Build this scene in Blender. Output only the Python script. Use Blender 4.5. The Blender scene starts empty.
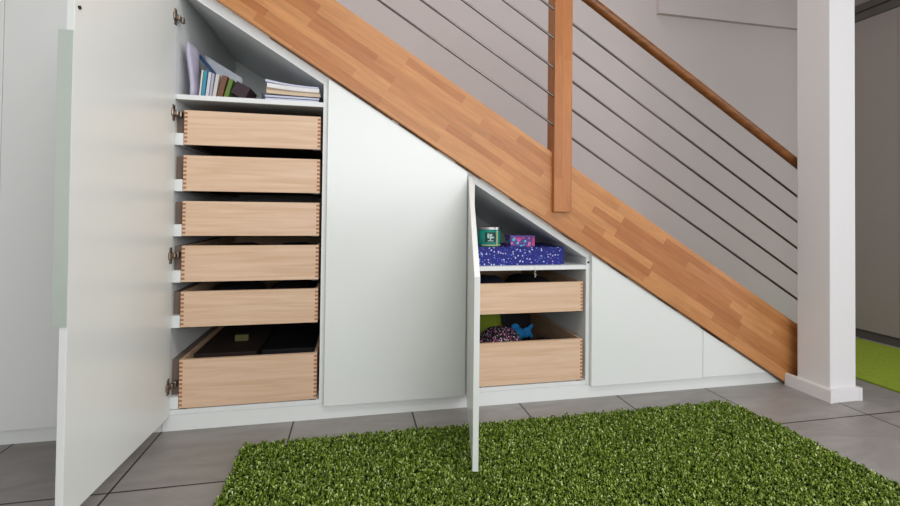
import bpy, bmesh, math, random
import numpy as np
from mathutils import Matrix, Vector, Euler
random.seed(4)
COL = bpy.context.scene.collection
R = math.radians

# ------------------------------------------------------------------ materials
def lin(c):
    return tuple(((v/255)/12.92 if v/255 <= .04045 else ((v/255+.055)/1.055)**2.4) for v in c) + (1.,)

def mat(name, rgb, rough=.5, metal=0., spec=.5, bump=None, vary=None):
    """bump=(scale,strength,dist)  vary=(scale,amount)"""
    m = bpy.data.materials.new(name); m.use_nodes = True
    nt = m.node_tree; b = nt.nodes['Principled BSDF']
    b.inputs['Base Color'].default_value = lin(rgb)
    b.inputs['Roughness'].default_value = rough
    b.inputs['Metallic'].default_value = metal
    b.inputs['Specular IOR Level'].default_value = spec
    tc = nt.nodes.new('ShaderNodeTexCoord')
    if vary:
        n = nt.nodes.new('ShaderNodeTexNoise'); n.inputs['Scale'].default_value = vary[0]; n.inputs['Detail'].default_value = 4
        nt.links.new(tc.outputs['Object'], n.inputs['Vector'])
        mr = nt.nodes.new('ShaderNodeMapRange'); mr.inputs[3].default_value = 1-vary[1]; mr.inputs[4].default_value = 1+vary[1]
        mr.inputs[1].default_value = .3; mr.inputs[2].default_value = .7
        nt.links.new(n.outputs['Fac'], mr.inputs[0])
        h = nt.nodes.new('ShaderNodeHueSaturation'); h.inputs['Color'].default_value = lin(rgb)
        nt.links.new(mr.outputs[0], h.inputs['Value']); nt.links.new(h.outputs[0], b.inputs['Base Color'])
    if bump:
        n = nt.nodes.new('ShaderNodeTexNoise'); n.inputs['Scale'].default_value = bump[0]; n.inputs['Detail'].default_value = 3
        nt.links.new(tc.outputs['Object'], n.inputs['Vector'])
        bp = nt.nodes.new('ShaderNodeBump'); bp.inputs['Strength'].default_value = bump[1]; bp.inputs['Distance'].default_value = bump[2]
        nt.links.new(n.outputs['Fac'], bp.inputs['Height']); nt.links.new(bp.outputs[0], b.inputs['Normal'])
    return m

def mixrgb(nt, fac, a, b, mode='MIX'):
    n = nt.nodes.new('ShaderNodeMix'); n.data_type = 'RGBA'; n.blend_type = mode
    for sock, v in ((0, fac), (6, a), (7, b)):
        if isinstance(v, (int, float)): n.inputs[sock].default_value = v
        elif isinstance(v, tuple): n.inputs[sock].default_value = v
        else: nt.links.new(v, n.inputs[sock])
    return n.outputs[2]

def stave_wood(name, dark, light, length=.34, width=.042, rough=.42, rot=(0, 0, 0)):
    """laminated staves running along object X, stacked along Z"""
    m = bpy.data.materials.new(name); m.use_nodes = True
    nt = m.node_tree; b = nt.nodes['Principled BSDF']
    tc = nt.nodes.new('ShaderNodeTexCoord')
    rt = nt.nodes.new('ShaderNodeMapping'); rt.inputs['Rotation'].default_value = rot
    nt.links.new(tc.outputs['Object'], rt.inputs[0])
    sp = nt.nodes.new('ShaderNodeSeparateXYZ'); nt.links.new(rt.outputs[0], sp.inputs[0])
    cb = nt.nodes.new('ShaderNodeCombineXYZ')
    nt.links.new(sp.outputs['X'], cb.inputs['X']); nt.links.new(sp.outputs['Z'], cb.inputs['Y'])
    br = nt.nodes.new('ShaderNodeTexBrick'); br.inputs['Scale'].default_value = 1
    br.inputs['Brick Width'].default_value = length; br.inputs['Row Height'].default_value = width
    br.inputs['Mortar Size'].default_value = 0.0; br.offset = .37; br.offset_frequency = 3; br.squash = .72; br.squash_frequency = 2
    br.inputs['Color1'].default_value = lin(dark); br.inputs['Color2'].default_value = lin(light)
    br.inputs['Mortar'].default_value = lin(dark); br.inputs['Bias'].default_value = .1
    nt.links.new(cb.outputs[0], br.inputs['Vector'])
    mp = nt.nodes.new('ShaderNodeMapping'); mp.inputs['Scale'].default_value = (5, 60, 60)
    nt.links.new(rt.outputs[0], mp.inputs[0])
    n = nt.nodes.new('ShaderNodeTexNoise'); n.inputs['Scale'].default_value = 1.6; n.inputs['Detail'].default_value = 5
    nt.links.new(mp.outputs[0], n.inputs['Vector'])
    mr = nt.nodes.new('ShaderNodeMapRange'); mr.inputs[1].default_value = .3; mr.inputs[2].default_value = .7
    mr.inputs[3].default_value = .86; mr.inputs[4].default_value = 1.1
    nt.links.new(n.outputs['Fac'], mr.inputs[0])
    h = nt.nodes.new('ShaderNodeHueSaturation'); nt.links.new(mr.outputs[0], h.inputs['Value'])
    nt.links.new(br.outputs['Color'], h.inputs['Color'])
    nt.links.new(h.outputs[0], b.inputs['Base Color']); b.inputs['Roughness'].default_value = rough
    return m

def grain_wood(name, a, c, rough=.5, scale=(3, 40, 60), amt=1.0):
    m = bpy.data.materials.new(name); m.use_nodes = True
    nt = m.node_tree; b = nt.nodes['Principled BSDF']
    tc = nt.nodes.new('ShaderNodeTexCoord')
    mp = nt.nodes.new('ShaderNodeMapping'); mp.inputs['Scale'].default_value = scale
    nt.links.new(tc.outputs['Object'], mp.inputs[0])
    oi = nt.nodes.new('ShaderNodeObjectInfo')
    add = nt.nodes.new('ShaderNodeVectorMath'); add.operation = 'ADD'
    mul = nt.nodes.new('ShaderNodeMath'); mul.operation = 'MULTIPLY'; mul.inputs[1].default_value = 40
    nt.links.new(oi.outputs['Random'], mul.inputs[0])
    nt.links.new(mp.outputs[0], add.inputs[0]); nt.links.new(mul.outputs[0], add.inputs[1])
    n = nt.nodes.new('ShaderNodeTexNoise'); n.inputs['Scale'].default_value = 1.; n.inputs['Detail'].default_value = 6; n.inputs['Distortion'].default_value = .6
    nt.links.new(add.outputs[0], n.inputs['Vector'])
    rp = nt.nodes.new('ShaderNodeValToRGB'); rp.color_ramp.elements[0].position = .33; rp.color_ramp.elements[1].position = .68
    rp.color_ramp.elements[0].color = lin(a); rp.color_ramp.elements[1].color = lin(c)
    nt.links.new(n.outputs['Fac'], rp.inputs[0]); nt.links.new(rp.outputs[0], b.inputs['Base Color'])
    b.inputs['Roughness'].default_value = rough
    return m

M = {}
M['white'] = mat('white_lacquer', (230, 233, 230), .25, bump=(900, .03, .0004))
M['carcass'] = mat('white_melamine', (229, 231, 230), .45, bump=(1200, .15, .0006))
M['plaster'] = mat('wall_plaster', (208, 200, 198), .9, bump=(260, .25, .001))
M['pillar'] = mat('pillar_plaster', (224, 222, 222), .85, bump=(260, .25, .001))
M['ceiling'] = mat('ceiling_paint', (225, 224, 222), .9)
M['stringer'] = stave_wood('laminated_beech', (168, 102, 52), (198, 138, 84), length=.42, width=.036, rot=(0, 0, 0))
M['post'] = stave_wood('post_beech', (166, 100, 48), (184, 118, 64), length=.4, width=.04, rot=(0, R(90), 0))
M['rail'] = grain_wood('handrail_beech', (110, 64, 26), (138, 85, 38), .35, (3, 50, 50))
M['beech'] = grain_wood('pale_beech', (212, 176, 144), (226, 195, 167), .5, (3, 20, 60))
M['endgrain'] = mat('beech_end_grain', (166, 108, 72), .6, vary=(200, .15))
M['beech_in'] = grain_wood('drawer_inside_beech', (200, 160, 125), (214, 178, 146), .55, (3, 20, 60))
M['cover'] = mat('gap_shade_brown', (112, 96, 86), .7)  # shade of the narrow drawer-side gap, put into a brown tone
M['shade_board'] = mat('shade_dark_board', (60, 42, 34), .8)  # drawer bottoms coloured dark to stand for shade in the gaps
M['steel'] = mat('brushed_steel', (190, 188, 186), .3, 1.)
M['rodsteel'] = mat('dark_steel_rod', (136, 130, 128), .3, 1.)
M['hinge'] = mat('nickel_hinge', (150, 138, 126), .35, 1.)
M['runner'] = mat('runner_metal', (60, 60, 62), .4, .8)
M['alu'] = mat('satin_aluminium', (206, 218, 208), .4, .5)
M['dark'] = mat('dark_toe_kick', (84, 80, 76), .6)
M['greydoor'] = mat('grey_lacquer', (150, 142, 138), .5, bump=(400, .1, .0006))
M['track'] = mat('grey_track', (92, 88, 84), .5, .3)

# floor tiles: joint grid is part of the surface (0.5 m tiles)
def tile_mat():
    m = bpy.data.materials.new('stone_tiles'); m.use_nodes = True
    nt = m.node_tree; b = nt.nodes['Principled BSDF']
    tc = nt.nodes.new('ShaderNodeTexCoord')
    mp = nt.nodes.new('ShaderNodeMapping'); mp.inputs['Location'].default_value = (10.0, 10.3975+.0, 0)
    nt.links.new(tc.outputs['Object'], mp.inputs[0])
    br = nt.nodes.new('ShaderNodeTexBrick'); br.offset = 0; br.squash = 1
    br.inputs['Scale'].default_value = 1; br.inputs['Brick Width'].default_value = .5; br.inputs['Row Height'].default_value = .5
    br.inputs['Mortar Size'].default_value = .0036; br.inputs['Mortar Smooth'].default_value = .1
    br.inputs['Color1'].default_value = (1, 1, 1, 1); br.inputs['Color2'].default_value = (.0, .0, .0, 1); br.inputs['Bias'].default_value = 0
    nt.links.new(mp.outputs[0], br.inputs['Vector'])
    n = nt.nodes.new('ShaderNodeTexNoise'); n.inputs['Scale'].default_value = 5; n.inputs['Detail'].default_value = 8; n.inputs['Roughness'].default_value = .6; n.inputs['Distortion'].default_value = 1.0
    mp2 = nt.nodes.new('ShaderNodeMapping'); mp2.inputs['Scale'].default_value = (.6, 2.0, 1)
    nt.links.new(tc.outputs['Object'], mp2.inputs[0]); nt.links.new(mp2.outputs[0], n.inputs['Vector'])
    rp = nt.nodes.new('ShaderNodeValToRGB')
    rp.color_ramp.elements[0].position = .3; rp.color_ramp.elements[1].position = .7
    rp.color_ramp.elements[0].color = lin((126, 121, 116)); rp.color_ramp.elements[1].color = lin((150, 145, 142))
    nt.links.new(n.outputs['Fac'], rp.inputs[0])
    t = mixrgb(nt, .05, rp.outputs[0], br.outputs['Color'])
    c = mixrgb(nt, br.outputs['Fac'], t, lin((38, 32, 30)))
    nt.links.new(c, b.inputs['Base Color'])
    b.inputs['Roughness'].default_value = .42; b.inputs['Specular IOR Level'].default_value = .4
    bp = nt.nodes.new('ShaderNodeBump'); bp.inputs['Distance'].default_value = .002; bp.inputs['Strength'].default_value = .6; bp.invert = True
    nt.links.new(br.outputs['Fac'], bp.inputs['Height']); nt.links.new(bp.outputs[0], b.inputs['Normal'])
    return m
M['tiles'] = tile_mat()

def island_mat(name, stops, rough=.8):
    m = bpy.data.materials.new(name); m.use_nodes = True
    nt = m.node_tree; b = nt.nodes['Principled BSDF']
    g = nt.nodes.new('ShaderNodeNewGeometry')
    rp = nt.nodes.new('ShaderNodeValToRGB'); e = rp.color_ramp.elements
    e[0].position = stops[0][0]; e[0].color = lin(stops[0][1]); e[1].position = stops[-1][0]; e[1].color = lin(stops[-1][1])
    for p, c in stops[1:-1]:
        x = e.new(p); x.color = lin(c)
    nt.links.new(g.outputs['Random Per Island'], rp.inputs[0]); nt.links.new(rp.outputs[0], b.inputs['Base Color'])
    b.inputs['Roughness'].default_value = rough; b.inputs['Specular IOR Level'].default_value = .25
    return m
M['pile'] = island_mat('green_yarn', [(0, (70, 92, 26)), (.4, (106, 132, 38)), (.8, (144, 170, 64)), (1, (208, 222, 150))], .6)
M['rugback'] = mat('rug_backing', (44, 56, 22), .9)
M['rug2'] = mat('flat_green_rug', (146, 168, 40), .95, bump=(500, .8, .004), vary=(60, .12))

def dots_mat(name, base, cols, scale, radius, ring=0., rough=.5):
    """scattered printed dots / rings on a plain ground (object-space Voronoi)"""
    m = bpy.data.materials.new(name); m.use_nodes = True
    nt = m.node_tree; b = nt.nodes['Principled BSDF']
    tc = nt.nodes.new('ShaderNodeTexCoord')
    v = nt.nodes.new('ShaderNodeTexVoronoi'); v.inputs['Scale'].default_value = scale
    nt.links.new(tc.outputs['Object'], v.inputs['Vector'])
    lt = nt.nodes.new('ShaderNodeMath'); lt.operation = 'LESS_THAN'; lt.inputs[1].default_value = radius
    nt.links.new(v.outputs['Distance'], lt.inputs[0]); fac = lt.outputs[0]
    if ring:
        gt = nt.nodes.new('ShaderNodeMath'); gt.operation = 'GREATER_THAN'; gt.inputs[1].default_value = ring
        nt.links.new(v.outputs['Distance'], gt.inputs[0])
        mu = nt.nodes.new('ShaderNodeMath'); mu.operation = 'MULTIPLY'
        nt.links.new(lt.outputs[0], mu.inputs[0]); nt.links.new(gt.outputs[0], mu.inputs[1]); fac = mu.outputs[0]
    sp = nt.nodes.new('ShaderNodeSeparateColor'); nt.links.new(v.outputs['Color'], sp.inputs[0])
    rp = nt.nodes.new('ShaderNodeValToRGB'); rp.color_ramp.interpolation = 'CONSTANT'; e = rp.color_ramp.elements
    e[0].position = 0; e[0].color = lin(cols[0]); e[1].position = 1/len(cols); e[1].color = lin(cols[1 % len(cols)])
    for i, c in enumerate(cols[2:]):
        x = e.new((i+2)/len(cols)); x.color = lin(c)
    nt.links.new(sp.outputs[0], rp.inputs[0])
    nt.links.new(mixrgb(nt, fac, lin(base), rp.outputs[0]), b.inputs['Base Color'])
    b.inputs['Roughness'].default_value = rough
    return m

# ------------------------------------------------------------------ mesh helpers
def new_obj(name, bm, m, parent=None, smooth=False):
    me = bpy.data.meshes.new(name); bmesh.ops.recalc_face_normals(bm, faces=bm.faces); bm.to_mesh(me); bm.free()
    for x in (m if isinstance(m, (list, tuple)) else [m]): me.materials.append(x)
    if smooth:
        for p in me.polygons: p.use_smooth = True
    o = bpy.data.objects.new(name, me); COL.objects.link(o)
    if parent: o.parent = parent
    return o

def box(bm, x0, x1, y0, y1, z0, z1, mi=0, bev=0.):
    r = bmesh.ops.create_cube(bm, size=1)
    for v in r['verts']:
        v.co = Vector((x0+(v.co.x+.5)*(x1-x0), y0+(v.co.y+.5)*(y1-y0), z0+(v.co.z+.5)*(z1-z0)))
    fs = set(f for v in r['verts'] for f in v.link_faces)
    for f in fs: f.material_index = mi
    if bev:
        es = set(e for f in fs for e in f.edges)
        bmesh.ops.bevel(bm, geom=list(es), offset=bev, segments=2, affect='EDGES', profile=.5, material=-1)

def prism(bm, pts, y0, y1, bev=0., axis='y', mi=0):
    """extrude polygon of (x,z) points between y0 and y1"""
    a = [bm.verts.new((p[0], y0, p[1])) for p in pts]; b = [bm.verts.new((p[0], y1, p[1])) for p in pts]
    n = len(pts); fs = [bm.faces.new(a), bm.faces.new(b[::-1])]
    for i in range(n): fs.append(bm.faces.new((a[i], b[i], b[(i+1) % n], a[(i+1) % n])))
    for f in fs: f.material_index = mi
    if bev:
        es = set(e for f in fs for e in f.edges)
        bmesh.ops.bevel(bm, geom=list(es), offset=bev, segments=2, affect='EDGES', profile=.5, material=-1)

def tube(bm, p0, p1, r, n=16, mi=0):
    p0, p1 = Vector(p0), Vector(p1); d = p1-p0
    q = d.to_track_quat('Z', 'Y').to_matrix().to_4x4()
    res = bmesh.ops.create_cone(bm, cap_ends=True, segments=n, radius1=r, radius2=r, depth=d.length)
    bmesh.ops.transform(bm, matrix=Matrix.Translation((p0+p1)/2) @ q, verts=res['verts'])
    for v in res['verts']:
        for f in v.link_faces: f.material_index = mi

def lathe(bm, prof, n=40, mi=0):
    rings = []
    for r, z in prof:
        rings.append([bm.verts.new((r*math.cos(2*math.pi*k/n), r*math.sin(2*math.pi*k/n), z)) for k in range(n)])
    for a, b in zip(rings, rings[1:]):
        for k in range(n):
            f = bm.faces.new((a[k], a[(k+1) % n], b[(k+1) % n], b[k])); f.material_index = mi
    bm.faces.new(rings[0][::-1]).material_index = mi; bm.faces.new(rings[-1]).material_index = mi

def tag(o, label=None, cat=None, group=None, kind=None):
    if label: o['label'] = label
    if cat: o['category'] = cat
    if group: o['group'] = group
    if kind: o['kind'] = kind
    return o
def empty(name, loc=(0, 0, 0), rz=0.):
    o = bpy.data.objects.new(name, None); COL.objects.link(o); o.location = loc; o.rotation_euler = (0, 0, rz)
    o.empty_display_size = .1
    return o
def boxobj(name, ext, m, parent=None, bev=0.):
    bm = bmesh.new(); box(bm, *ext, bev=bev); return new_obj(name, bm, m, parent)

# sloping lines measured along the stair (x -> z)
def z_in(x): return 1.798-.614*x      # underside of the sloped cabinet top
def z_s(x): return 1.847-.6195*x      # lower edge of the stringer
def z_t(x): return 2.1787-.6149*x     # upper edge of the stringer

# ------------------------------------------------------------------ the room
def struct(o): o['kind'] = 'structure'; return o
XL, XR, YF, YB = -1.6, 5.6, -4.6, 1.0
fl = struct(boxobj('floor', (XL-.1, XR+.1, YF-.1, YB+1.6, -.1, 0), M['tiles']))
struct(boxobj('wall_back', (XL, 4.34, YB, YB+.12, 0, 4.6), M['plaster']))
struct(boxobj('wall_left', (XL-.1, XL, YF, YB+.12, 0, 4.6), M['plaster']))
bulk = struct(boxobj('trim_1', (2.9435, 4.34, YB-.035, YB, 2.386, 2.75), M['plaster']))
# ceiling over the living space with the stair opening left free
bm = bmesh.new()
box(bm, XL, XR, YF, -.35, 2.75, 3.0)
box(bm, 3.7, XR, -.35, YB+1.6, 2.75, 3.0)
struct(new_obj('ceiling', bm, M['ceiling']))
bm = bmesh.new(); box(bm, XL-.1, 3.8, -.45, YB+.12, 4.6, 4.7)
box(bm, XL, 3.7, -.45, -.35, 3.0, 4.6)
box(bm, 3.7, 3.8, -.35, YB+.12, 3.0, 4.6)
struct(new_obj('ceiling.upper', bm, M['ceiling'])).name = 'ceiling_upper'
struct(boxobj('wall_corridor', (4.34, XR, YB+1.5, YB+1.6, 0, 2.75), M['plaster']))

# wall on the right with a tall glazed opening
def wall_open(name, axis, c0, c1, a0, a1, z1, o0, o1, oz0, oz1):
    bm = bmesh.new()
    def bb(p, q, z0, zz):
        if axis == 'x': box(bm, c0, c1, p, q, z0, zz)
        else: box(bm, p, q, c0, c1, z0, zz)
    bb(a0, o0, 0, z1); bb(o1, a1, 0, z1); bb(o0, o1, oz1, z1)
    if oz0 > 0: bb(o0, o1, 0, oz0)
    return struct(new_obj(name, bm, M['ceiling']))
wall_open('wall_right', 'x', XR, XR+.1, YF, YB+1.6, 2.75, -3.6, -1.0, .05, 2.3)
wall_open('wall_front', 'y', YF-.1, YF, XL, XR, 2.75, -.3, 4.1, .95, 2.55)
def window(name, axis, c, o0, o1, z0, z1, n):
    bm = bmesh.new(); t = .05
    def bb(p, q, a, b):
        if axis == 'x': box(bm, c, c+.06, p, q, a, b)
        else: box(bm, p, q, c-.06, c, a, b)
    bb(o0, o1, z0, z0+t); bb(o0, o1, z1-t, z1)
    for i in range(n+1):
        x = o0+(o1-o0-t)*i/n; bb(x, x+t, z0+t, z1-t)
    struct(new_obj(name, bm, M['white']))
window('window_1', 'x', XR+.02, -3.6, -1.0, .05, 2.3, 2)
window('window_2', 'y', YF-.02, -.3, 4.1, .95, 2.55, 3)

# pillar with its skirting
pil = struct(boxobj('pillar', (2.972, 3.126, -.255, -.09, 0, 2.75), M['pillar'], bev=.003))
bm = bmesh.new()
prism(bm, [(2.954, 0), (2.972, 0), (2.972, .062), (2.957, .062), (2.954, .058)], -.2715, -.037)
prism(bm, [(3.144, 0), (3.126, 0), (3.126, .062), (3.141, .062), (3.144, .058)], -.2715, -.09)
box(bm, 2.972, 3.126, -.2715, -.255, 0, .062, bev=.002)
new_obj('skirting', bm, M['pillar'], pil)

# ------------------------------------------------------------------ staircase
st = tag(empty('staircase', (3.0, 0, 0)), 'open beech staircase side rising from the white pillar above the cabinets', 'staircase')
def child(o, p):
    o.parent = p; o.matrix_parent_inverse = Matrix.Translation(-Vector(p.location)); return o
ang = math.atan(.617)
def sloped_obj(name, pts, y0, y1, m, parent, bev=0.):
    """board whose object X axis runs down the slope, so the staves follow it"""
    bm = bmesh.new(); prism(bm, pts, y0, y1, bev)
    Rm = Matrix.Rotation(ang, 4, 'Y')          # local -> world
    bmesh.ops.transform(bm, matrix=Rm.inverted(), verts=bm.verts)
    o = new_obj(name, bm, m); o.rotation_euler = (0, ang, 0)
    return child(o, parent) if parent else o
x0s, x1s = .01, 3.10
xb = 1.847/.6195
sloped_obj('stringer', [(x0s, z_s(x0s)), (xb, 0.0), (x1s, 0.0), (x1s, z_t(x1s)), (x0s, z_t(x0s))], -.036, -.003, M['stringer'], st, bev=.0015)
sloped_obj('far_stringer', [(x0s, z_s(x0s)+.02), (xb, 0.01), (x1s, 0.01), (x1s, z_t(x1s)-.16), (x0s, z_t(x0s)-.16)], .955, .995, M['stringer'], st)
g, rise = .2935, .181
for i in range(10):
    xn = 3.02-i*g; zt = z_s(xn)+.255
    if i == 9: break
    t = boxobj('tread', (xn-g-.02, xn, -.0025, .954, zt-.04, zt), M['stringer'], bev=.003); child(t, st)

rl = tag(empty('stair_railing', (1.68, 0, .9)), 'beech post and handrail with five steel rods along the stair', 'railing')
def post(x0, x1, zb, zt, yb=.018):
    bm = bmesh.new()
    box(bm, x0, x1, -.062, -.0365, zb, zt, bev=.002)     # front half laps over the stringer
    box(bm, x0, x1, -.0365, yb, z_t(x0)+.004, zt)
    return child(new_obj('post', bm, M['post']), rl)
post(1.6385, 1.7265, .892, 2.02)
post(3.085, 3.14, 0.0, 1.10, -.012)
bm = bmesh.new()
for a, b in (((.0, 1.161+.617*3.03), (3.13, 1.161-.617*.10)),):
    tube(bm, (a[0], -.04, a[1]), (b[0], -.04, b[1]), .0225, 28)
child(new_obj('handrail', bm, M['rail'], smooth=False), rl)
for zr in (.9906, .8553, .7170, .5830, .449):
    bm = bmesh.new(); s = .6155; zr -= .007
    tube(bm, (.02, -.045, zr+s*(3.03-.02)), (3.10, -.045, zr-s*.07), .0056, 14)
    o = child(new_obj('rod', bm, M['rodsteel'], smooth=True), rl)

# ------------------------------------------------------------------ cabinets
CD = .93     # carcass depth
def door_mesh(w, zl, zr, thick=.019):
    """local: hinge at x=0, inner face y=0, outer face y=-thick, z up from 0"""
    bm = bmesh.new(); prism(bm, [(0, 0), (w, 0), (w, zr), (0, zl)], -thick, 0, bev=.0012); return bm

def hinge(parent, z, arm=True):
    """concealed hinge in door-local coordinates: flange plate, cup and arm"""
    bm = bmesh.new()
    box(bm, .008, .030, 0, .0025, z-.032, z+.032, bev=.002)
    box(bm, .012, .040 if arm else .028, .0, .008 if arm else .004, z-.014, z+.014, bev=.003)
    tube(bm, (.019, .001, z-.024), (.019, .005, z-.024), .005, 12)
    tube(bm, (.019, .001, z+.024), (.019, .005, z+.024), .005, 12)
    if arm:
        box(bm, -.012, .016, .003, .016, z-.009, z+.009, bev=.003)
        box(bm, -.026, -.006, .006, .020, z-.012, z+.012, bev=.003)
    return new_obj('hinge', bm, M['hinge'], parent)

def drawer(cab, x0, x1, z0, z1, depth=.80, y0=.002):
    """open box: body mesh (sides, back, bottom) + dovetailed front + runners"""
    t, ft = .012, .016
    n = max(4, int(round((z1-z0)/.0085))); n += 1-n % 2
    h = (z1-z0)/n
    bm = bmesh.new()
    box(bm, x0, x0+t, y0+ft, y0+depth, z0, z1); box(bm, x1-t, x1, y0+ft, y0+depth, z0, z1)
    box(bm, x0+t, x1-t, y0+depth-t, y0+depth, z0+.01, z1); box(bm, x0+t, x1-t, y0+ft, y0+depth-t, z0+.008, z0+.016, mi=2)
    for k in range(1, n, 2):       # finger joints of the side boards showing in the front
        for a, b in ((x0, x0+t), (x1-t, x1)): box(bm, a, b, y0+.0004, y0+ft, z0+k*h, z0+(k+1)*h, mi=1)
    d = new_obj('drawer', bm, [M['beech_in'], M['endgrain'], M['shade_board']], cab)
    bm = bmesh.new(); box(bm, x0+t, x1-t, y0, y0+ft, z0, z1)
    for k in range(0, n, 2):
        for a, b in ((x0, x0+t), (x1-t, x1)): box(bm, a, b, y0, y0+ft, z0+k*h, z0+(k+1)*h)
    new_obj('drawer_front', bm, M['beech'], d)
    for a, b in ((x0+.002, x0+.03), (x1-.03, x1-.002)):
        bm = bmesh.new(); box(bm, a, b, y0+.003, y0+depth, z0-.0045, z0-.0002); new_obj('runner', bm, M['runner'], d)
    return d

def carcass(x0, x1, tl=.019, shelf=None):
    c = empty('under_stair_cabinet', (0, 0, 0))
    t = .019
    # sloped side panels reach the sloped top
    for name, a, b in (('side_panel', x0, x0+tl), ('side_panel', x1-t, x1)):
        bm = bmesh.new(); prism(bm, [(a, .0635), (b, .0635), (b, z_in(b)), (a, z_in(a))], 0, CD); new_obj(name, bm, M['carcass'], c)
    bm = bmesh.new(); prism(bm, [(x0, z_in(x0)+.001), (x1, z_in(x1)+.001), (x1, z_s(x1)-.004), (x0, z_s(x0)-.004)], 0, CD); new_obj('sloped_top', bm, M['carcass'], c)
    boxobj('bottom_panel', (x0+tl, x1-t, 0, CD, .0635, .0825), M['carcass'], c)
    bm = bmesh.new(); prism(bm, [(x0+tl, .0825), (x1-t, .0825), (x1-t, z_in(x1-t)), (x0+tl, z_in(x0+tl))], CD-.012, CD-.002); new_obj('back_panel', bm, M['carcass'], c)
    if shelf: boxobj('shelf', (x0+tl, x1-t, .0, CD-.012, shelf[0], shelf[1]), M['carcass'], c, bev=.001)
    return c
def shift(c, x, y=0., z=0.):
    """give the Empty the location of its thing's base, keep the parts where they are"""
    for ch in list(c.children): ch.location = (ch.location.x-x, ch.location.y-y, ch.location.z-z)
    c.location = (x, y, z)

# -- unit 1: tall open cabinet with six drawers
c1 = carcass(.003, .62, shelf=(1.331, 1.351))
tag(c1, 'tallest open under-stair cabinet holding six beech drawers and a top shelf', 'cabinet')
DR = [(1.1485, 1.2885), (.961, 1.1055), (.779, .9195), (.593, .739), (.411, .5535), (.087, .280)]
for a, b in DR:
    drawer(c1, .058, .590, a, b)
    boxobj('spacer_block', (.0225, .0555, .004, .6, a-.002, a+.046), M['carcass'], c1)
    boxobj('runner_cover', (.0225, .0545, .03, .6, a+.0465, b-.004), M['cover'], c1)  # dark strip added in the gap to stand for its shade
a1 = math.atan2(-.621, -.0293)
d1 = new_obj('door', door_mesh(.6215, 1.832-.06, 1.448-.06), M['white'], c1)
d1.location = (.027, -.004, .06); d1.rotation_euler = (0, 0, a1)
for z in (1.655, 1.271, .702, .183): hinge(d1, z-.06)
# grip profile along the free edge (door-local coordinates)
bm = bmesh.new(); z0, z1 = .574-.06, 1.365-.06
prism(bm, [(.6220, z0), (.6240, z0), (.6240, z1), (.6220, z1)], -.0365, 0.0004, bev=.0006)
prism(bm, [(.6000, z0), (.6220, z0), (.6220, z1), (.6000, z1)], -.0365, -.0345)
prism(bm, [(.6000, z0), (.6220, z0), (.6220, z1), (.6000, z1)], -.0205, -.0192)
new_obj('handle', bm, M['alu'], d1)
bm = bmesh.new(); tube(bm, (.604, 0, 1.434-.06), (.604, .004, 1.434-.06), .005, 14); new_obj('stop_buffer', bm, M['runner'], d1)
shift(c1, .31)

# -- unit 2: closed door
c2 = carcass(.621, 1.2375); tag(c2, 'tall closed white cabinet with slanted top between the two open cabinets', 'cabinet')
d2 = new_obj('door', door_mesh(.614, z_s(.6215)-.012-.06, z_s(1.2355)-.012-.06), M['white'], c2); d2.location = (.6215, -.001, .06)
shift(c2, .93)

# -- unit 3: small open cabinet
c3 = carcass(1.2385, 1.8545, tl=.038, shelf=(.6165, .6365))
tag(c3, 'small open under-stair cabinet with two beech drawers and a blue box on its shelf', 'cabinet')
for a, b in ((.4165, .5565), (.0875, .2825)):
    drawer(c3, 1.289, 1.821, a, b)
a2 = math.atan2(-.596, -.126)
d3 = new_obj('door', door_mesh(.609, 1.055-.06, .682-.06), M['white'], c3)
d3.location = (1.263, -.006, .06); d3.rotation_euler = (0, 0, a2)
for z in (.96, .183): hinge(d3, z-.06, arm=False)
bm = bmesh.new(); tube(bm, (1.847, -.004, .650), (1.847, 0.0, .650), .005, 14); new_obj('stop_buffer', bm, M['runner'], c3)
shift(c3, 1.546)

# -- unit 4 and the last wedge
c4 = carcass(1.8555, 2.472); tag(c4, 'low closed white cabinet with slanted top right of the small open cabinet', 'cabinet')
d4 = new_obj('door', door_mesh(.6155, z_s(1.8565)-.012-.06, z_s(2.472)-.012-.06), M['white'], c4); d4.location = (1.8565, -.001, .06)
shift(c4, 2.16)
c5 = empty('under_stair_cabinet'); tag(c5, 'lowest wedge-shaped white cabinet end beside the pillar', 'cabinet')
xe = (1.847-.012-.0635)/.6195
bm = bmesh.new(); prism(bm, [(2.4735, .0635), (xe, .0635), (2.4735, z_s(2.4735)-.012)], .0, CD); new_obj('body', bm, M['carcass'], c5)
bm = bmesh.new(); prism(bm, [(2.4745, .0635), (xe, .0635), (2.4745, z_s(2.4745)-.012)], -.02, -.001, bev=.001); new_obj('end_panel', bm, M['white'], c5)
shift(c5, 2.6)

# plinth running along the foot of all cabinets
bm = bmesh.new(); prism(bm, [(.001, 0), (2.965, 0), (2.872, .0625), (.001, .0625)], 0, .018)
box(bm, .001, 2.85, .018, .6, 0, .02); 
tag(new_obj('plinth_board', bm, M['white']), 'long white plinth along the foot of the under-stair cabinets', 'plinth')

# wardrobe on the far left, same front line
wd = tag(empty('wardrobe', (-.6, 0, 0)), 'tall white wardrobe at the left edge behind the big open door', 'wardrobe')
child(boxobj('body', (-1.18, -.003, 0, CD, .06, 2.55), M['carcass']), wd)
for a, b in ((-.553, -.004), (-1.18, -.555)): child(boxobj('door', (a, b, -.02, -.001, .0585, 2.549), M['white'], bev=.0012), wd)
child(boxobj('plinth', (-1.18, -.001, 0.0, .02, 0, .0595), M['white']), wd)

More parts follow.
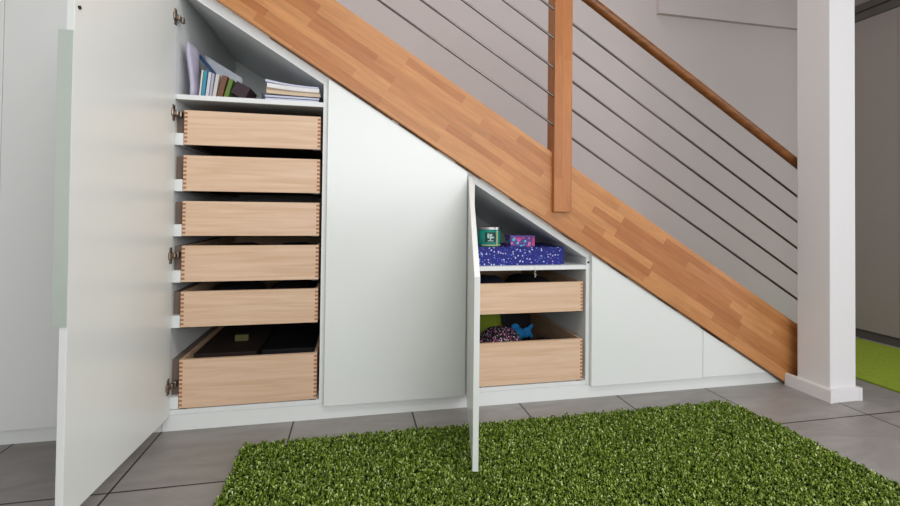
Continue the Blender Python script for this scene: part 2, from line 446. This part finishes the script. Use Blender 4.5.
# grey wardrobe in the corridor on the right
gw = tag(empty('sliding_wardrobe', (4.5, .4, 0)), 'tall grey built-in wardrobe with dark plinth beyond the white pillar', 'wardrobe')
child(boxobj('body', (4.36, 4.95, -1.0, 2.45, .065, 2.745), M['greydoor']), gw)
for a, b in ((1.39, 2.44), (.366, 1.388), (-.66, .364), ): child(boxobj('sliding_door', (4.335, 4.359, a, b, .065, 2.31), M['greydoor'], bev=.001), gw)
child(boxobj('plinth', (4.352, 4.4, -1.0, 2.45, 0, .064), M['dark']), gw)
bm = bmesh.new(); box(bm, 4.328, 4.359, -1., 2.45, 2.312, 2.368); box(bm, 4.328, 4.359, -1., 2.45, 2.378, 2.43); box(bm, 4.345, 4.359, -1., 2.45, 2.368, 2.378)
child(new_obj('top_track', bm, M['track']), gw)

# ------------------------------------------------------------------ rugs
rug = tag(empty('shag_rug', (1.4, -.8, 0)), 'thick bright green shag rug on the grey tiles in front of the cabinets', 'rug')
def rug_right(y): return 2.480-.052*math.exp(-(-.212-y)/.09)
RC = [(.352, -.212)]+[(rug_right(-.212-.03*k)-.006, -.212-.03*k) for k in range(15)]+[(2.474, -1.5), (.338, -1.5)]
bm = bmesh.new()
a = [bm.verts.new((x, y, 0.0)) for x, y in RC]; b = [bm.verts.new((x, y, .008)) for x, y in RC]
bm.faces.new(a); bm.faces.new(b); nrc = len(RC)
for i in range(nrc): bm.faces.new((a[i], a[(i+1) % nrc], b[(i+1) % nrc], b[i]))
child(new_obj('backing', bm, M['rugback']), rug)
def pile():
    rng = np.random.default_rng(7)
    s = .0150
    X, Y = np.meshgrid(np.arange(.33, 2.49, s), np.arange(-1.494, -.215, s))
    X = X.ravel()+rng.uniform(-.004, .004, X.size); Y = Y.ravel()+rng.uniform(-.004, .004, Y.size)
    xr = 2.480-.052*np.exp(-(-.212-Y)/.09)-.010; xl = .352-.014*(-.205-Y)/1.295+.006
    k = (X < xr) & (X > xl); X, Y = X[k], Y[k]
    nt_ = len(X); hgt = rng.uniform(.78, 1.12, nt_); taz = rng.uniform(0, 2*np.pi, nt_); tb = rng.uniform(0, .006, nt_)
    per = 6
    X = np.repeat(X, per); Y = np.repeat(Y, per); hgt = np.repeat(hgt, per); n = len(X)
    lx = np.repeat(np.cos(taz)*tb, per); ly = np.repeat(np.sin(taz)*tb, per)
    az = np.tile(np.arange(per)*2*np.pi/per, nt_)+rng.uniform(-.6, .6, n)
    X = X+np.cos(az)*.0015; Y = Y+np.sin(az)*.0015
    L = rng.uniform(.022, .032, n)*hgt; bend = rng.uniform(.003, .0115, n)
    ts = [0, .45, .8, 1.0]; rad = [.0018, .0028, .0033, .0020]; drop = [0, .47, .84, .86]; out = [0, .25, .75, 1.25]
    V = np.zeros((n, 12, 3), np.float32); tw = rng.uniform(0, 2*np.pi, n); cu = rng.uniform(-1.2, 1.2, n)
    for j in range(4):
        aa = az+cu*ts[j]
        cx = X+np.cos(aa)*bend*out[j]+lx*ts[j]; cy = Y+np.sin(aa)*bend*out[j]+ly*ts[j]; cz = .0065+L*drop[j]-(bend*.35 if j == 3 else 0)
        for q in range(3):
            a_ = tw+q*2*np.pi/3+ts[j]*1.5
            V[:, j*3+q, 0] = cx+np.cos(a_)*rad[j]; V[:, j*3+q, 1] = cy+np.sin(a_)*rad[j]; V[:, j*3+q, 2] = cz+(np.sin(a_+az)*rad[j]*.6 if j > 1 else 0)
    F = []
    for j in range(3):
        for q in range(3):
            p = (q+1) % 3; F.append([j*3+q, j*3+p, (j+1)*3+p, (j+1)*3+q])
    F = np.array(F); base = (np.arange(n)*12)[:, None, None]
    quads = (F[None]+base).reshape(-1, 4)
    tri = (np.array([[9, 10, 11]])[None]+base).reshape(-1, 3)
    me = bpy.data.meshes.new('pile')
    me.vertices.add(n*12); me.vertices.foreach_set('co', V.ravel())
    nl = quads.size+tri.size; me.loops.add(nl)
    me.loops.foreach_set('vertex_index', np.concatenate([quads.ravel(), tri.ravel()]).astype(np.int32))
    np_ = len(quads)+len(tri); me.polygons.add(np_)
    st_ = np.concatenate([np.arange(len(quads))*4, quads.size+np.arange(len(tri))*3]).astype(np.int32)
    me.polygons.foreach_set('loop_start', st_)
    me.polygons.foreach_set('use_smooth', np.ones(np_, bool))
    me.update(calc_edges=True); me.validate()
    me.materials.append(M['pile'])
    o = bpy.data.objects.new('pile', me); COL.objects.link(o); child(o, rug); o['kind'] = 'stuff'
    return o
pile()
tag(boxobj('flat_rug', (3.431, 4.27, -1.05, 1.6, 0, .012), M['rug2'], bev=.004), 'flat lime green rug in the corridor beyond the white pillar', 'rug')

# ------------------------------------------------------------------ things on the tall cabinet's shelf
SZ = 1.352
def book(name, label, cat, x, w, h, d, rgb, y=.03, lean=0., tilt=0., soft=False, group=None, pages=True, z=SZ, yaw=0.):
    """book with its spine to the front, leaning sideways by `lean` degrees about its lower edge"""
    o = empty(name, (x, y, z), 0); o.rotation_euler = (0, R(lean), R(yaw))
    zoff = w*math.sin(R(lean)) if lean > 0 else 0
    o.location.z = z+zoff*1.0+.0005
    tag(o, label, cat, group)
    m = mat(name+'_cover', rgb, .5)
    bm = bmesh.new(); c = min(.0015, w*.18)
    box(bm, 0, c, 0, d, 0, h); box(bm, w-c, w, 0, d, 0, h); box(bm, c, w-c, 0, c, 0, h)
    new_obj('cover', bm, m, o)
    bm = bmesh.new(); box(bm, c, w-c, c, d-.003, .003, h-.003); new_obj('pages', bm, M['paper'], o)
    return o
M['paper'] = mat('paper', (226, 224, 226), .8, vary=(30, .05))
M['paper_blue'] = mat('bluish_paper', (196, 200, 220), .7, vary=(20, .06))
M['paper_beige'] = mat('beige_paper', (206, 186, 160), .8, vary=(30, .08))

def envelope(name, label, cat, x, y, w, h, d, rgb, lean, yaw=0., z=SZ, warp=.004, drop=.10):
    """bulging soft folder standing on edge; thickness along x, depth along y, slightly warped"""
    bm = bmesh.new(); nx, ny = 8, 8
    A, B = {}, {}
    for i in range(nx+1):
        for j in range(ny+1):
            u, v = i/nx, j/ny
            bul = math.sin(math.pi*u)*.7+.3
            wx = warp*math.sin(v*5+u*3)
            zz = h*v*(1-drop*u)
            A[i, j] = bm.verts.new((-w/2*bul+wx, d*u, zz)); B[i, j] = bm.verts.new((w/2*bul+wx, d*u, zz))
    for i in range(nx):
        for j in range(ny):
            bm.faces.new((A[i, j], A[i+1, j], A[i+1, j+1], A[i, j+1])); bm.faces.new((B[i, j], B[i, j+1], B[i+1, j+1], B[i+1, j]))
    for i in range(nx):
        bm.faces.new((A[i, 0], B[i, 0], B[i+1, 0], A[i+1, 0])); bm.faces.new((A[i, ny], A[i+1, ny], B[i+1, ny], B[i, ny]))
    for j in range(ny):
        bm.faces.new((A[0, j], A[0, j+1], B[0, j+1], B[0, j])); bm.faces.new((A[nx, j], B[nx, j], B[nx, j+1], A[nx, j+1]))
    o = new_obj(name, bm, mat(name+'_sleeve', rgb, .5), smooth=True)
    o.location = (x, y, z+w/2*abs(math.sin(R(lean)))+.001); o.rotation_euler = (0, R(lean), R(yaw)); tag(o, label, cat)
    return o
envelope('document_folder', 'tall lilac grey document folder standing at the left end of the top shelf', 'folder', .072, .03, .034, .222, .105, (186, 180, 200), -4)
envelope('paper_envelope', 'pale grey envelope leaning beside the tall lilac folder', 'envelope', .070, .20, .010, .226, .16, (186, 190, 198), 0, yaw=-90, drop=.42)
book('booklet', 'narrow white booklet left of the turquoise one', 'book', .101, .006, .112, .13, (214, 210, 206), lean=5)
book('paperback', 'turquoise paperback standing among white booklets', 'book', .110, .012, .109, .13, (50, 140, 164), lean=5)
book('booklet', 'white booklet directly right of the turquoise paperback', 'book', .126, .011, .104, .13, (204, 202, 210), lean=6)
book('booklet', 'light grey booklet second to the right of the turquoise paperback', 'book', .140, .009, .100, .13, (170, 170, 188), lean=6)
book('booklet', 'cream booklet leaning just left of the brown book', 'book', .152, .013, .098, .13, (200, 194, 190), lean=8)
book('hardback', 'brown hardback book leaning left of the green one', 'book', .170, .020, .094, .13, (112, 74, 52), lean=12)
book('hardback', 'green book leaning against the dark maroon book', 'book', .196, .016, .082, .13, (92, 118, 44), lean=15)
book('photo_album', 'dark maroon album leaning at the right end of the books', 'album', .223, .060, .054, .13, (44, 20, 32), lean=27)
book('ring_binder', 'dark blue folder slanting behind the small booklets', 'folder', .226, .014, .275, .035, (22, 54, 100), y=.145, lean=-40)
envelope('greeting_card', 'small white card sticking up behind the brown book', 'card', .262, .40, .006, .125, .06, (204, 204, 216), 5)

def sheets(name, label, x0, x1, z, h, m, y=.012, curl=0., yaw=0., d=.29):
    bm = bmesh.new(); n = 10; T, Bt = [], []
    for i in range(n+1):
        u = i/n; x = x0+(x1-x0)*u
        c = curl*(1-u)**2
        T.append((x, z+h+c)); Bt.append((x, z+c*.85))
    prism(bm, Bt+T[::-1], 0, d)
    o = new_obj(name, bm, m); o.location = (0, y, 0); 
    cx = (x0+x1)/2
    for v in o.data.vertices: v.co.x -= cx; v.co.z -= z
    o.location = (cx, y, z); o.rotation_euler = (0, 0, R(yaw))
    tag(o, label, 'paper stack', 'paper stacks on the top shelf'); return o
dk = mat('dark_folder', (40, 40, 58), .6)
L = [('magazine', 'bluish paper stack lying at the very bottom of the pile on the top shelf', .352, .572, .009, M['paper_blue'], 0, .5),
     ('folder', 'thin dark folder second from the bottom of the paper pile', .362, .586, .003, dk, 0, -.6),
     ('magazine', 'pale blue magazine just above the lowest dark folder in the pile', .350, .574, .009, M['paper_blue'], .001, 1.),
     ('folder', 'dark folder lying directly under the beige papers', .368, .588, .004, dk, .001, -.4),
     ('paper_stack', 'beige paper bundle in the middle of the pile on the top shelf', .355, .578, .017, M['paper_beige'], .006, .8),
     ('notebook', 'thin tan notebook on top of the beige papers', .353, .575, .005, mat('tan_cover', (168, 148, 124), .7), .010, -.5),
     ('paper_stack', 'white paper bundle second from the top of the pile', .357, .573, .019, M['paper'], .013, .6),
     ('magazine', 'curled white magazine lying topmost on the paper pile', .350, .570, .008, M['paper_blue'], .022, -.5)]
z = SZ+.0003
for nm, lb, a, b, h, m, cu, yw in L:
    h *= .86; a += .010; b += .008
    sheets(nm, lb, a+.002, b, z, h, m, curl=cu*0, yaw=yw) if cu == 0 else sheets(nm, lb, a+.002, b, z, h, m, curl=cu, yaw=yw)
    z += h+.0003

# ------------------------------------------------------------------ small cabinet's shelf
SZ2 = .637
blue = dots_mat('blue_blossom_print', (8, 18, 118), [(205, 214, 245), (100, 126, 215), (60, 80, 190), (190, 180, 235)], 84, .30, .10, .6)
bb = tag(empty('fabric_box', (1.52, .2, SZ2)), 'bright blue storage box with white blossoms on the small cabinet shelf', 'box')
bm = bmesh.new(); W_, D_, H_ = .225, .17, .083
box(bm, -W_, W_, -D_+.06, -D_+.068, 0, H_); box(bm, -W_, W_, D_-.008, D_, 0, H_)
box(bm, -W_, -W_+.008, -D_+.068, D_-.008, 0, H_); box(bm, W_-.008, W_, -D_+.068, D_-.008, 0, H_); box(bm, -W_+.008, W_-.008, -D_+.068, D_-.008, 0, .006)
new_obj('box_body', bm, blue, bb)
bm = bmesh.new(); box(bm, -W_-.002, W_+.002, -D_+.058, D_+.002, H_-.002, H_+.002, bev=.001); new_obj('lid', bm, blue, bb)
bb.location = (1.511, .142, SZ2)

tin = tag(empty('tin', (1.384, .12, SZ2+.0855)), 'round teal tin with silver rim standing on the blue box', 'tin')
bm = bmesh.new(); lathe(bm, [(.053, 0), (.055, .003), (.055, .080)], 44)
new_obj('tin_body', bm, mat('teal_print', (22, 132, 118), .35), tin, True)
bm = bmesh.new(); lathe(bm, [(.056, .0800), (.0575, .081), (.0575, .092), (.055, .094)], 44); new_obj('tin_lid', bm, M['steel'], tin)
bm = bmesh.new()   # dark label wrapped on the front of the tin with a pale emblem
def wrap(bm, a0, a1, z0, z1, r, n=10, mi=0):
    A = [[bm.verts.new((r_*math.cos(a0+(a1-a0)*k/n), r_*math.sin(a0+(a1-a0)*k/n), zz)) for k in range(n+1)] for r_ in (r, r+.0006) for zz in (z0, z1)]
    for k in range(n):
        for f in ((A[0][k], A[0][k+1], A[1][k+1], A[1][k]), (A[2][k], A[3][k], A[3][k+1], A[2][k+1]), (A[0][k], A[2][k], A[2][k+1], A[0][k+1]), (A[1][k], A[1][k+1], A[3][k+1], A[3][k])): bm.faces.new(f).material_index = mi
    for k in (0, n): bm.faces.new((A[0][k], A[1][k], A[3][k], A[2][k])).material_index = mi
wrap(bm, R(232), R(288), .022, .068, .0551)
new_obj('tin_label', bm, mat('dark_green_label', (24, 52, 50), .5), tin)
bm = bmesh.new()
for a0, a1, z0, z1 in ((244, 254, .040, .062), (258, 268, .050, .060), (262, 276, .040, .047), (246, 274, .026, .030), (256, 262, .032, .058)): wrap(bm, R(a0), R(a1), z0, z1, .0558, 4)
new_obj('tin_emblem', bm, mat('pale_print', (170, 205, 196), .5), tin)
bm = bmesh.new(); wrap(bm, R(292), R(300), .004, .078, .0551, 3); wrap(bm, R(214), R(332), .004, .009, .0551, 14)
new_obj('tin_band', bm, mat('gold_print', (190, 190, 120), .4), tin)

gb = tag(empty('gift_box', (1.538, .105, SZ2+.0855)), 'small purple box with pink and turquoise circles on the blue box', 'box')
bm = bmesh.new(); box(bm, -.062, .062, -.035, .045, 0, .044, bev=.001)
new_obj('box_body', bm, dots_mat('purple_circles', (86, 60, 140), [(230, 60, 130), (60, 190, 220), (90, 210, 225), (236, 110, 160)], 55, .42, .14, .5), gb)
bm = bmesh.new(); box(bm, -.0645, .0645, -.0375, .0475, .0445, .0525, bev=.001); new_obj('lid', bm, mat('violet_lid', (96, 70, 150), .5), gb)

# short bead string hanging in front of the upper drawer
bs = bmesh.new()
tube(bs, (1.573, -.003, .588), (1.573, -.003, .632), .0007, 6)
for k, (dx, zz, r) in enumerate(((0, .612, .003), (-.003, .602, .0025), (.003, .594, .0035), (0, .586, .003))):
    res = bmesh.ops.create_uvsphere(bs, u_segments=10, v_segments=8, radius=r); bmesh.ops.translate(bs, vec=(1.573+dx, -.004, zz), verts=res['verts'])
tag(new_obj('bead_string', bs, mat('pale_beads', (200, 200, 190), .4)), 'short pale bead string hanging below the small cabinet shelf', 'bead string')

# ------------------------------------------------------------------ drawer contents
def mound(name, label, cat, cx, cy, z0, rx, ry, h, m, seed=1, amp=.2, n=26, sharp=2.):
    """soft crumpled heap with a flat underside"""
    rng = random.Random(seed); ph = [rng.uniform(0, 6) for _ in range(8)]
    bm = bmesh.new(); rings = []
    for i in range(n//2+1):
        t = i/(n//2); ring = []
        for k in range(n):
            a = 2*math.pi*k/n
            rr = (1-t**sharp)**.5 if t < 1 else 0.0
            f = 1+amp*math.sin(3*a+ph[0])*math.sin(4*t+ph[1])+amp*.6*math.sin(5*a+ph[2]+6*t)+amp*.4*math.sin(9*a+ph[3]-8*t)
            zz = h*t*(1+amp*.6*math.sin(4*a+ph[4])*rr)
            ring.append(bm.verts.new((rx*rr*f*math.cos(a), ry*rr*f*math.sin(a), zz)))
            if t >= 1: break
        rings.append(ring)
    for a, b in zip(rings[:-2], rings[1:-1]):
        for k in range(n): bm.faces.new((a[k], a[(k+1) % n], b[(k+1) % n], b[k]))
    for k in range(n): bm.faces.new((rings[-2][k], rings[-2][(k+1) % n], rings[-1][0]))
    bm.faces.new(rings[0][::-1])
    o = new_obj(name, bm, m, smooth=True); o.location = (cx, cy, z0); tag(o, label, cat); return o
fz = .0875+.0165
mound('floral_cloth', 'crumpled black cloth with pink and white flowers in the lowest small drawer', 'cloth', 1.468, .18, fz, .143, .125, .212,
      dots_mat('pink_flower_print', (16, 14, 18), [(214, 96, 150), (225, 220, 225), (160, 60, 110), (190, 150, 190)], 120, .38, 0, .8), 3, .1)
mound('yellow_cloth', 'yellow green cloth at the back of the lowest small drawer', 'cloth', 1.49, .50, fz, .10, .085, .255, mat('yellow_green_fabric', (140, 156, 34), .8), 5, .12)
# blue plush fish: body, tail and fins in one soft mesh
bm = bmesh.new()
def blob(bm, c, r, s, rot=(0, 0, 0)):
    res = bmesh.ops.create_uvsphere(bm, u_segments=18, v_segments=12, radius=r)
    bmesh.ops.transform(bm, matrix=Matrix.Translation(c) @ Euler(rot).to_matrix().to_4x4() @ Matrix.Diagonal((*s, 1)), verts=res['verts'])
blob(bm, (0, 0, .12), .04, (1.2, .8, .9)); blob(bm, (.055, 0, .125), .022, (1.2, .45, 1.3), (0, .5, 0)); blob(bm, (.075, .0, .15), .014, (.8, .5, 1.7), (0, .7, 0)); blob(bm, (.078, 0, .11), .014, (.8, .5, 1.5), (0, -.7, 0)); blob(bm, (-.01, 0, .158), .018, (1.3, .4, 1.)); blob(bm, (-.02, .01, .065), .05, (1., .8, 1.3))
o = new_obj('plush_toy', bm, mat('blue_plush', (20, 120, 180), .8, bump=(300, .5, .003)), smooth=True); o.location = (1.615, .345, fz+.0)
tag(o, 'bright blue plush toy behind the flowered cloth in the lowest small drawer', 'toy')
mound('dark_cloth', 'dark blue cloth filling the right of the lowest small drawer', 'cloth', 1.725, .20, fz, .075, .14, .13, mat('navy_fabric', (26, 26, 40), .9), 8, .1)
mound('folded_clothes', 'dark blue folded clothes in the upper small drawer', 'cloth', 1.44, .30, .4165+.0165, .125, .24, .118, mat('ink_fabric', (24, 28, 56), .9), 9, .08)

for i, (a_, b_) in enumerate(DR[:5]):
    w_ = ('topmost', 'second', 'third', 'fourth', 'fifth')[i]
    for xx in (.195, .450):
        mound('shade_filler', 'added shade-dark textiles on the %s in the %s drawer of the tall cabinet' % ('left' if xx < .3 else 'right', w_), 'filler', xx, .34, a_+.0165, .115, .27, b_-a_-.030, mat('shade_dark_fabric', (30, 24, 28), .9), 20+i, .04, sharp=5.)  # dark filling put in so the drawer gaps look black with shade
def carton(name, label, x0, x1, y0, y1, z0, z1, m, flap=True):
    c = tag(empty(name, ((x0+x1)/2, (y0+y1)/2, z0)), label, 'box'); X, Y, H = (x1-x0)/2, (y1-y0)/2, z1-z0; t = .004
    bm = bmesh.new(); box(bm, -X, X, -Y, -Y+t, 0, H); box(bm, -X, X, Y-t, Y, 0, H); box(bm, -X, -X+t, -Y+t, Y-t, 0, H); box(bm, X-t, X, -Y+t, Y-t, 0, H); box(bm, -X+t, X-t, -Y+t, Y-t, 0, t)
    new_obj('box_body', bm, m, c)
    bm = bmesh.new(); box(bm, -X-.001, X+.001, -Y-.001, Y+.001, H+.0003, H+.004, bev=.001); new_obj('lid', bm, m, c)
    return c
mound('folded_clothes', 'black folded clothes on the right in the upper small drawer', 'clothes', 1.69, .34, .4165+.0165, .11, .26, .105, mat('black_fabric', (20, 18, 20), .9), 12, .05, sharp=5.)
carton('shade_box', 'shade-darkened brown box at the left in the deep bottom drawer', .074, .325, .12, .72, fz, fz+.158, mat('shade_brown_card', (46, 30, 22), .7))  # box enlarged and darkened so the drawer inside looks shaded
carton('shade_box', 'shade-black box at the right in the deep bottom drawer', .34, .574, .16, .70, fz, fz+.150, mat('shade_black_card', (20, 18, 20), .6))  # second box, also enlarged and blackened for the shaded drawer inside
carton('shade_box', 'added shade-black box at the very back of the lowest small drawer', 1.306, 1.80, .62, .77, fz, fz+.185, mat('shade_black_board', (18, 16, 18), .6))  # added only to darken the back of the drawer like shade
bm = bmesh.new(); box(bm, -.03, .03, -.012, .012, 0, .03, bev=.003); o = new_obj('packet', bm, mat('olive_card', (96, 92, 48), .6)); o.location = (.225, .30, fz+.1625); tag(o, 'small olive packet lying on the shade-darkened brown box', 'packet')

# ------------------------------------------------------------------ light
def area(name, loc, target, sx, sy, power, rgb=(1, 1, 1)):
    l = bpy.data.lights.new(name, 'AREA'); l.shape = 'RECTANGLE'; l.size = sx; l.size_y = sy; l.energy = power; l.color = rgb
    o = bpy.data.objects.new(name, l); COL.objects.link(o); o.location = loc
    o.rotation_euler = (Vector(target)-Vector(loc)).to_track_quat('-Z', 'Z').to_euler(); return o
area('daylight_right', (XR-.02, -2.3, 1.2), (0, -2.3, 1.2), 2.5, 2.1, 48, (1., .97, .99))
area('daylight_front', (1.9, YF+.02, 1.75), (1.9, 0, 1.4), 4.2, 1.5, 96, (.96, .98, 1.))
area('stairwell_top_light', (1.2, .4, 4.55), (1.2, .4, 0), 1.6, .7, 22, (1., .97, .96))  # downward area light just under the closed upper ceiling
# added unseen ceiling lamp lighting door tops, rug and floor
bm = bmesh.new(); box(bm, .5, 1.9, -1.75, -1.15, 2.705, 2.749, bev=.004)
cl = new_obj('ceiling_fill_panel', bm, M['white']); tag(cl, 'added unseen white ceiling lamp above the rug', 'fill')
area('ceiling_fill_light', (1.2, -1.45, 2.70), (1.2, -1.45, 0), 1.3, .5, 22, (1., .99, .95))  # area light added beneath the unseen ceiling panel for light from above
w = bpy.data.worlds.new('world'); bpy.context.scene.world = w; w.use_nodes = True
w.node_tree.nodes['Background'].inputs[0].default_value = (.75, .85, 1, 1); w.node_tree.nodes['Background'].inputs[1].default_value = .6

# ------------------------------------------------------------------ camera
cd = bpy.data.cameras.new('camera'); cam = bpy.data.objects.new('camera', cd); COL.objects.link(cam)
fpx, cxp, cyp = 453.396, 450.015, 202.733
yaw, pitch, roll = .2066, .0155, .0112
fw = Vector((math.sin(yaw)*math.cos(pitch), math.cos(yaw)*math.cos(pitch), math.sin(pitch)))
rt = Vector((math.cos(yaw), -math.sin(yaw), 0)); up = rt.cross(fw)
r2 = rt*math.cos(roll)+up*math.sin(roll); u2 = -rt*math.sin(roll)+up*math.cos(roll)
mw = Matrix((( r2.x, u2.x, -fw.x, .7393), (r2.y, u2.y, -fw.y, -2.0119), (r2.z, u2.z, -fw.z, .8962), (0, 0, 0, 1)))
cam.matrix_world = mw
cd.sensor_width = 36; cd.lens = fpx/900*36; cd.shift_x = (450-cxp)/900; cd.shift_y = (cyp-253)/900; cd.clip_start = .05
sc = bpy.context.scene; sc.camera = cam
sc.view_settings.view_transform = 'Standard'; sc.view_settings.look = 'None'; sc.view_settings.gamma = 1; sc.view_settings.exposure = -.05
sc.view_settings.use_curve_mapping = False
